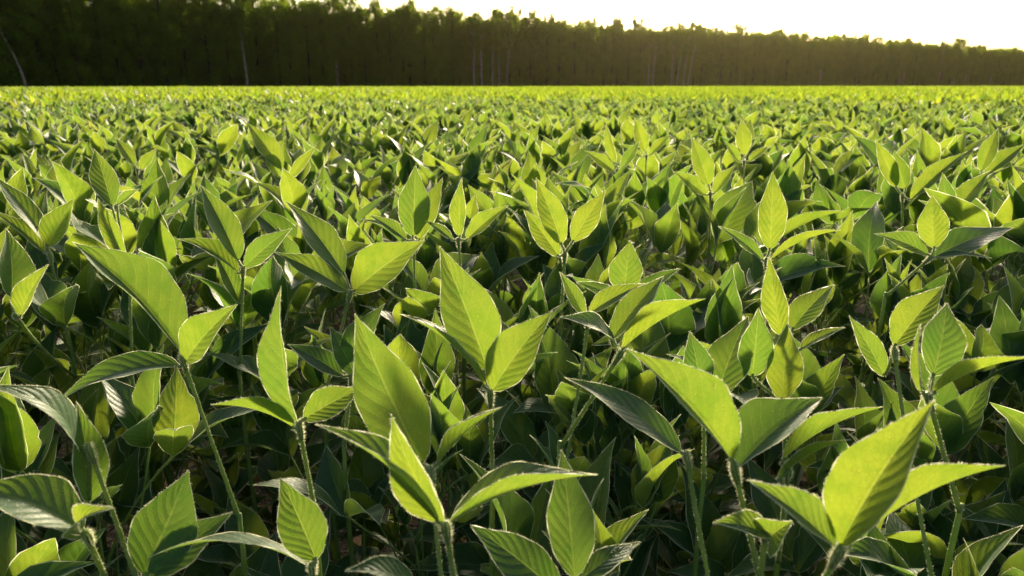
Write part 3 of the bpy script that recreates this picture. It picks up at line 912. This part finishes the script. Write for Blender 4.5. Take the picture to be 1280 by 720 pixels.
# simpler plants farther out: only the leaves at the top of the canopy
def tuft(nl, size, r0, zt):
    g = Geo()
    for _ in range(nl):
        a = rng.uniform(0, 6.28); el = R(rng.uniform(30, 84)); rr = rng.uniform(0, r0)
        b = np.array([math.cos(a) * rr, math.sin(a) * rr, zt - rng.uniform(.0, .10) - .25 * max(0, rng.normal(0, .3)) ])
        a2 = rng.uniform(0, 6.28); dv = leaf_dir(a2, el)
        n = np.array([-math.cos(a2) * math.sin(el), -math.sin(a2) * math.sin(el), math.cos(el)])
        P, F = diamond(size * rng.uniform(.8, 1.2), size * .46)
        M = frame(b, dv, rot_about(n, dv, rng.normal(0, .4)))
        g.add(P @ M[:3, :3].T + M[:3, 3], F, 0, None, rng.random())
    return g
T1 = [tuft(14, .118, .13, .60) for _ in range(12)]
T2 = [tuft(16, .155, .28, .61) for _ in range(12)]
T3 = [tuft(10, .30, .8, .50) for _ in range(12)]
x, y = scatter(9.5, 26, 30, .9); stamp(T1, x, y, rng.uniform(.95, 1.06, len(x)))
x, y = scatter(26, 75, 4.6, .9); stamp(T2, x, y, rng.uniform(.96, 1.05, len(x)))
x, y = scatter(75, 330, .22, 1.0); stamp(T3, x, y, rng.uniform(.96, 1.08, len(x)))
print('crop verts', crop.n)
co = link('soybean_crop', crop.build('soybean_crop', [M_FIELD, M_STEM, M_FUZZ, M_LEAF]))
tag(co, 'dense green soybean crop stretching away to the dark trees', 'crop', kind='stuff')

# ------------------------------------------------------------------ ground and litter
g = Geo()
rad = np.array([0, .5, 1, 2, 4, 8, 16, 40, 100, 300, 900, 2600.]); na = 48
vs = [[0, 0, 0]]; fs = []
for r_ in rad[1:]:
    for k in range(na):
        a = 2 * math.pi * k / na; vs.append([r_ * math.cos(a), r_ * math.sin(a), 0])
tri = np.array([[0, 1 + k, 1 + (k + 1) % na] for k in range(na)])
g.add(vs, tri, 0)
qd = []
for i in range(len(rad) - 2):
    for k in range(na):
        a = 1 + i * na + k; b = 1 + i * na + (k + 1) % na; qd.append([a, a + na, b + na, b])
g.extra(qd, 0, 0)
go = link('ground', g.build('ground', [M_SOIL])); tag(go, kind='structure')

g = Geo()
for _ in range(2600):
    x = rng.uniform(-2.2, 2.2); y = rng.uniform(.1, 3.2)
    P, F = diamond(rng.uniform(.04, .09), .035)
    a = rng.uniform(0, 6.28); M = frame(np.array([x, y, rng.uniform(.004, .02)]), leaf_dir(a, rng.normal(0, .25)), np.array([rng.normal(0, .3), rng.normal(0, .3), 1]))
    g.add(P @ M[:3, :3].T + M[:3, 3], F, 0)
lo = link('leaf_litter', g.build('leaf_litter', [M_LITTER])); tag(lo, 'dry brown fallen leaves on the soil under the crop', 'leaf litter', kind='stuff')

# ------------------------------------------------------------------ trees
def crown_geo(h, z0, rad_, nclump, nleaf, ls, shape='wide', seed=0):
    r = np.random.default_rng(seed)
    V = []; T = []
    for _ in range(nclump):
        t = r.random() ** .85
        z = z0 + (h - z0) * t
        env = rad_ * (math.sin(math.pi * (0.16 + .70 * t)) ** .6) * (.75 + .35 * r.random())
        a = r.uniform(0, 6.28); q_ = r.random() ** .45
        c = np.array([math.cos(a) * env * q_, math.sin(a) * env * q_, z])
        cr = r.uniform(.5, 1.1) * (1 if t < .8 else .75)
        n = int(nleaf * cr)
        D = r.normal(size=(n, 3)); D /= np.linalg.norm(D, axis=1, keepdims=True)
        P = c + D * cr * (r.random((n, 1)) ** .4) * np.where(r.random((n, 1)) < .2, 1.45, 1.0) * [.85, .85, 1.1]
        A = r.normal(size=(n, 3)); A /= np.linalg.norm(A, axis=1, keepdims=True)
        B = np.cross(A, r.normal(size=(n, 3))); B /= np.linalg.norm(B, axis=1, keepdims=True)
        s_ = ls * r.uniform(.6, 1.3, (n, 1))
        q4 = np.stack([P - A * s_, P - B * s_ * .6, P + A * s_, P + B * s_ * .6], 1)
        V.append(q4.reshape(-1, 3)); T.append(np.repeat((r.random() * .6 + r.random(n) * .4), 4))
    V = np.concatenate(V); T = np.concatenate(T)
    g = Geo(); g.add(V, np.arange(len(V)).reshape(-1, 4), 0, None, T)
    return g

def trunk_geo(h, r0, limbs=6, lean=0, seed=0, z0=3):
    r = np.random.default_rng(seed)
    pts = bez(np.array([0, 0, -.1]), np.array([r.normal(0, .15), r.normal(0, .15), h * .35]), np.array([lean + r.normal(0, .3), r.normal(0, .3), h * .7]), np.array([lean * 1.3, 0, h]), 10)
    g = tube_geo(pts, [r0 * 1.35, r0, r0 * .8, r0 * .3], 7)
    for _ in range(limbs):
        t = r.uniform(z0 / h, .9); p = np.array([np.interp(t, np.linspace(0, 1, 10), pts[:, k]) for k in range(3)])
        a = r.uniform(0, 6.28); L_ = r.uniform(1.2, 2.6) * (1.1 - t * .6)
        e_ = p + leaf_dir(a, R(r.uniform(20, 55))) * L_
        g.merge(tube_geo(bez(p, p + (e_ - p) * .3, e_ - [0, 0, .2], e_, 5), [r0 * .35, r0 * .1], 5))
    return g

NT = 8
CR = []; TK = []
HT = 15.0
for i in range(NT):
    hh = HT * [1.0, .96, 1.04, .93, 1.0, .98, .95, 1.02][i]
    CR.append(crown_geo(hh, [1.0, 5.0, 2.0, 4.0, 1.5, 6.0, 1.0, 3.5][i], [2.5, 2.1, 2.0, 2.6, 2.2, 2.0, 2.7, 2.3][i], 90, 250, .12, seed=40 + i).build('crown', [M_TREE]))
    TK.append(trunk_geo(hh * .93, .16, 7, seed=80 + i).build('trunk', [M_PALEBARK if i in (1, 5) else M_BARK]))

seg = np.diff(TL, axis=0); ln = np.hypot(seg[:, 0], seg[:, 1]); cum = np.concatenate([[0], np.cumsum(ln)])
def along(s_):
    x = np.interp(s_, cum, TL[:, 0]); y = np.interp(s_, cum, TL[:, 1])
    i = min(len(seg) - 1, max(0, int(np.searchsorted(cum, s_) - 1))); t = seg[i] / ln[i]
    return np.array([x, y]), np.array([-t[1], t[0]])      # point and the direction into the wood
def zone(x, y):
    px = project([x, y, 5])[0][0]
    return 0 if px < 360 else (1 if px < 700 else (2 if px < 960 else 3))
ZL = ['tall dark leafy tree in the shadowed left end of the treeline',
      'leafy tree in the treeline left of the sun glow, crown against sky',
      'leafy tree in the treeline under the warm sun glow',
      'small distant leafy tree at the low right end of the treeline']
ZB = [z.replace('leafy tree', 'leafy tree in the second rank').replace(', crown against sky', '') for z in ZL]
ZG = ['treeline trees at the left', 'treeline trees left of the glow', 'treeline trees under the glow', 'treeline trees at the far right']
ntree = 0
def tree(x, y, sc, k, yaw, label, group, bark=None, name='forest_tree'):
    e = bpy.data.objects.new(name, None); COL.objects.link(e)
    e.location = (x, y, 0); e.rotation_euler = (0, 0, yaw); e.scale = (sc, sc, sc)
    tag(e, label, 'tree', group)
    link('trunk', TK[k], e); link('crown', CR[k], e)
for row, (off, step) in enumerate(((0, 2.9), (3.6, 3.8))):
    s_ = 0.0
    while s_ < cum[-1] and ntree < 290:
        s_ += step * rng.uniform(.7, 1.3)
        p, n = along(s_)
        p = p + n * (off + rng.normal(0, .7))
        px = project([p[0], p[1], 8])[0][0]
        if not (-30 < px < 1310): continue
        z = zone(*p)
        hs = rng.normal(1.0, .035) + (.08 if rng.random() < .06 else 0)
        if z == 0: hs *= 1.04
        kk = int(rng.integers(NT))
        if kk in (1, 5) and (z == 0 or row or rng.random() < .4): kk += 1
        tree(p[0], p[1], hs, kk, rng.uniform(0, 6.28), (ZL, ZB)[row][z], ZG[z] + (' behind the first rank' if row else ''))
        ntree += 1
print('trees', ntree)
# a few trees that stand out
def at_line(px, off):
    """point of the treeline seen at picture column px, moved off metres into the wood"""
    best = min(np.linspace(0, cum[-1], 3000), key=lambda s_: abs(project([*along(s_)[0], 1.0])[0][0] - px))
    p, n = along(best); return p + n * off
def special(px, off, h, r0, lean, z0, crad, label, group=None, seed=0, ncl=26, bark=M_PALEBARK):
    p = at_line(px, off)
    e = bpy.data.objects.new('slender_tree', None); COL.objects.link(e); e.location = (p[0], p[1], 0)
    tag(e, label, 'tree', group)
    link('trunk', trunk_geo(h * .93, r0, 4, lean, seed, z0=h * .6).build('trunk', [bark]), e)
    cg = crown_geo(h, z0, crad, ncl, 90, .19, seed=seed + 5); v = cg.V[0]; v[:, 0] += lean * (v[:, 2] / h) * 1.1
    link('crown', cg.build('crown', [M_TREE]), e)
special(26, -2.6, 13.5, .13, -2.6, 9.5, 1.6, 'slender tree with pale trunk leaning left at the far left of the treeline', seed=201)
special(300, -2.6, 13, .14, -.3, 8, 1.7, 'slender straight tree with grey trunk in the dark left treeline', seed=202)
for i, (px, h) in enumerate(((583, 14), (592, 14.5), (604, 13.8), (613, 14.2), (622, 13.5))):
    special(px, -2.2 - rng.random(), h, .13 + .04 * (i == 1), .6 * (i == 4), 8, 1.4,
            ['leftmost thin bare trunk tree in the cluster left of centre', 'palest and thickest trunk tree in the cluster left of centre',
             'reddish thin trunk tree in the middle of the cluster left of centre', 'short dim trunk tree fourth in the cluster left of centre',
             'rightmost trunk tree leaning right in the cluster left of centre'][i], 'pale trunks at the forest edge left of centre', seed=210 + i)
for i, (px, h, ln_) in enumerate(((800, 14, 0), (806, 13.6, .4), (827, 14.2, .2), (833, 13.8, 1.0), (842, 14, .5), (849, 14.4, 1.1))):
    special(px, -2.4 - rng.random(), h, .15, ln_, 8.3, 1.5,
            ['first straight pale trunk tree under the sun glow', 'second pale trunk tree from left under the sun glow',
             'third pale trunk tree from left under the sun glow', 'leaning pale trunk tree fourth from left under the sun glow',
             'fifth pale trunk tree from left under the sun glow', 'rightmost leaning pale trunk tree under the sun glow'][i], 'pale trunks under the sun glow', seed=230 + i)
special(671, 1.0, 16.9, .2, 0, 8, 2.2, 'tree whose round crown pokes above the treeline just right of centre', seed=250, ncl=40, bark=M_BARK)
special(848, 1.0, 16.2, .2, 0, 8, 2.3, 'tree whose round crown pokes above the treeline in the sun glow', seed=251, ncl=40, bark=M_BARK)
special(519, 1.0, 16.8, .16, 0, 9, 1.1, 'thin tree top poking up as a dark spike left of centre', seed=252, ncl=26, bark=M_BARK)
special(447, 1.0, 18.0, .16, 0, 11, 1.9, 'tree with loose airy crown against the sky at upper left', seed=253, ncl=24, bark=M_BARK)

# the wood behind, too deep to count
g = Geo()
K = [crown_geo(HT * .93, .3, 3.2, 46, 46, .55, seed=300 + i) for i in range(4)]
U_ = [crown_geo(2.4, -.4, 1.9, 12, 44, .22, seed=320 + i) for i in range(3)]
for off in (8, 13, 18, 24, 31, 39):
    s_ = 0
    while s_ < cum[-1]:
        s_ += rng.uniform(3.2, 5.4); p, n = along(s_); p = p + n * (off + rng.normal(0, 1.2))
        if project([p[0], p[1], 8])[0][0] < -420 or project([p[0], p[1], 8])[0][0] > 1650: continue
        M = np.eye(4) * rng.uniform(.88, 1.0); M[3, 3] = 1; M[0, 3], M[1, 3] = p
        g.merge(K[rng.integers(4)], M)
s_ = 0
while s_ < cum[-1]:
    s_ += rng.uniform(1.6, 2.6); p, n = along(s_); p = p + n * (.5 + rng.normal(0, .9))
    M = np.eye(4) * rng.uniform(.75, 1.15); M[3, 3] = 1; M[0, 3], M[1, 3] = p
    g.merge(U_[rng.integers(3)], M)
fo = link('forest', g.build('forest', [M_TREE])); tag(fo, 'dark mass of wood and brush behind the treeline', 'forest', kind='stuff')
print('forest', g.n)

# ------------------------------------------------------------------ haze
HZ = 1
if HZ:
    bm = Geo(); x0, x1, y0, y1, z0, z1 = -2700, 2700, -2700, 2700, -1.0, 22.0
    v = [[x, y, z] for z in (z0, z1) for y in (y0, y1) for x in (x0, x1)]
    bm.add(v, [[0, 2, 3, 1], [4, 5, 7, 6], [0, 1, 5, 4], [2, 6, 7, 3], [0, 4, 6, 2], [1, 3, 7, 5]], 0)
    m, nt, out = new_mat('warm_haze')
    pv = nt.nodes.new('ShaderNodeVolumePrincipled')
    pv.inputs['Color'].default_value = (1.0, .88, .50, 1); pv.inputs['Density'].default_value = 0.00005
    pv.inputs['Anisotropy'].default_value = 0.85
    nt.links.new(pv.outputs[0], out.inputs['Volume'])
    ho = link('haze', bm.build('haze', [m], smooth=False)); tag(ho, 'thin warm evening haze over the field', 'haze', kind='stuff')

# ------------------------------------------------------------------ light, sky, camera
w = bpy.data.worlds.new('World'); S.world = w; w.use_nodes = True
nt = w.node_tree; nt.nodes.clear()
sky = nt.nodes.new('ShaderNodeTexSky'); sky.sky_type = 'NISHITA'; sky.sun_disc = False
sky.sun_elevation = R(SUN_EL); sky.sun_rotation = R(SUN_AZ); sky.air_density = 1.0; sky.dust_density = 4.0; sky.ozone_density = 1.0
bg = nt.nodes.new('ShaderNodeBackground'); bg.inputs[1].default_value = 0.08
wo = nt.nodes.new('ShaderNodeOutputWorld')
nt.links.new(sky.outputs[0], bg.inputs[0]); nt.links.new(bg.outputs[0], wo.inputs[0])

sd_ = bpy.data.lights.new('sun', 'SUN'); sd_.energy = 4.4; sd_.angle = R(8); sd_.color = (1.0, .85, .60)
so = bpy.data.objects.new('sun', sd_); COL.objects.link(so)
dirv = Vector((math.sin(R(SUN_AZ)) * math.cos(R(SUN_EL)), math.cos(R(SUN_AZ)) * math.cos(R(SUN_EL)), math.sin(R(SUN_EL))))
so.rotation_euler = dirv.to_track_quat('Z', 'Y').to_euler(); so.location = dirv * 50

cd = bpy.data.cameras.new('camera'); cam = bpy.data.objects.new('camera', cd); COL.objects.link(cam)
cam.location = (0, 0, H); cam.rotation_euler = (math.pi / 2 - PITCH, 0, 0)
cd.sensor_fit = 'HORIZONTAL'; cd.sensor_width = 36; cd.lens = 36 * FPX / 1280
cd.clip_start = .02; cd.clip_end = 8000
cd.dof.use_dof = True; cd.dof.focus_distance = .68; cd.dof.aperture_fstop = 13
S.camera = cam

S.view_settings.view_transform = 'Standard'; S.view_settings.look = 'None'; S.view_settings.gamma = 1
S.view_settings.use_curve_mapping = False
S.view_settings.exposure = 1.2
c = S.cycles
c.max_bounces = 7; c.diffuse_bounces = 4; c.glossy_bounces = 2; c.transmission_bounces = 4; c.volume_bounces = 0
c.transparent_max_bounces = 4; c.use_denoising = True
c.caustics_reflective = False; c.caustics_refractive = False; c.sample_clamp_indirect = 6
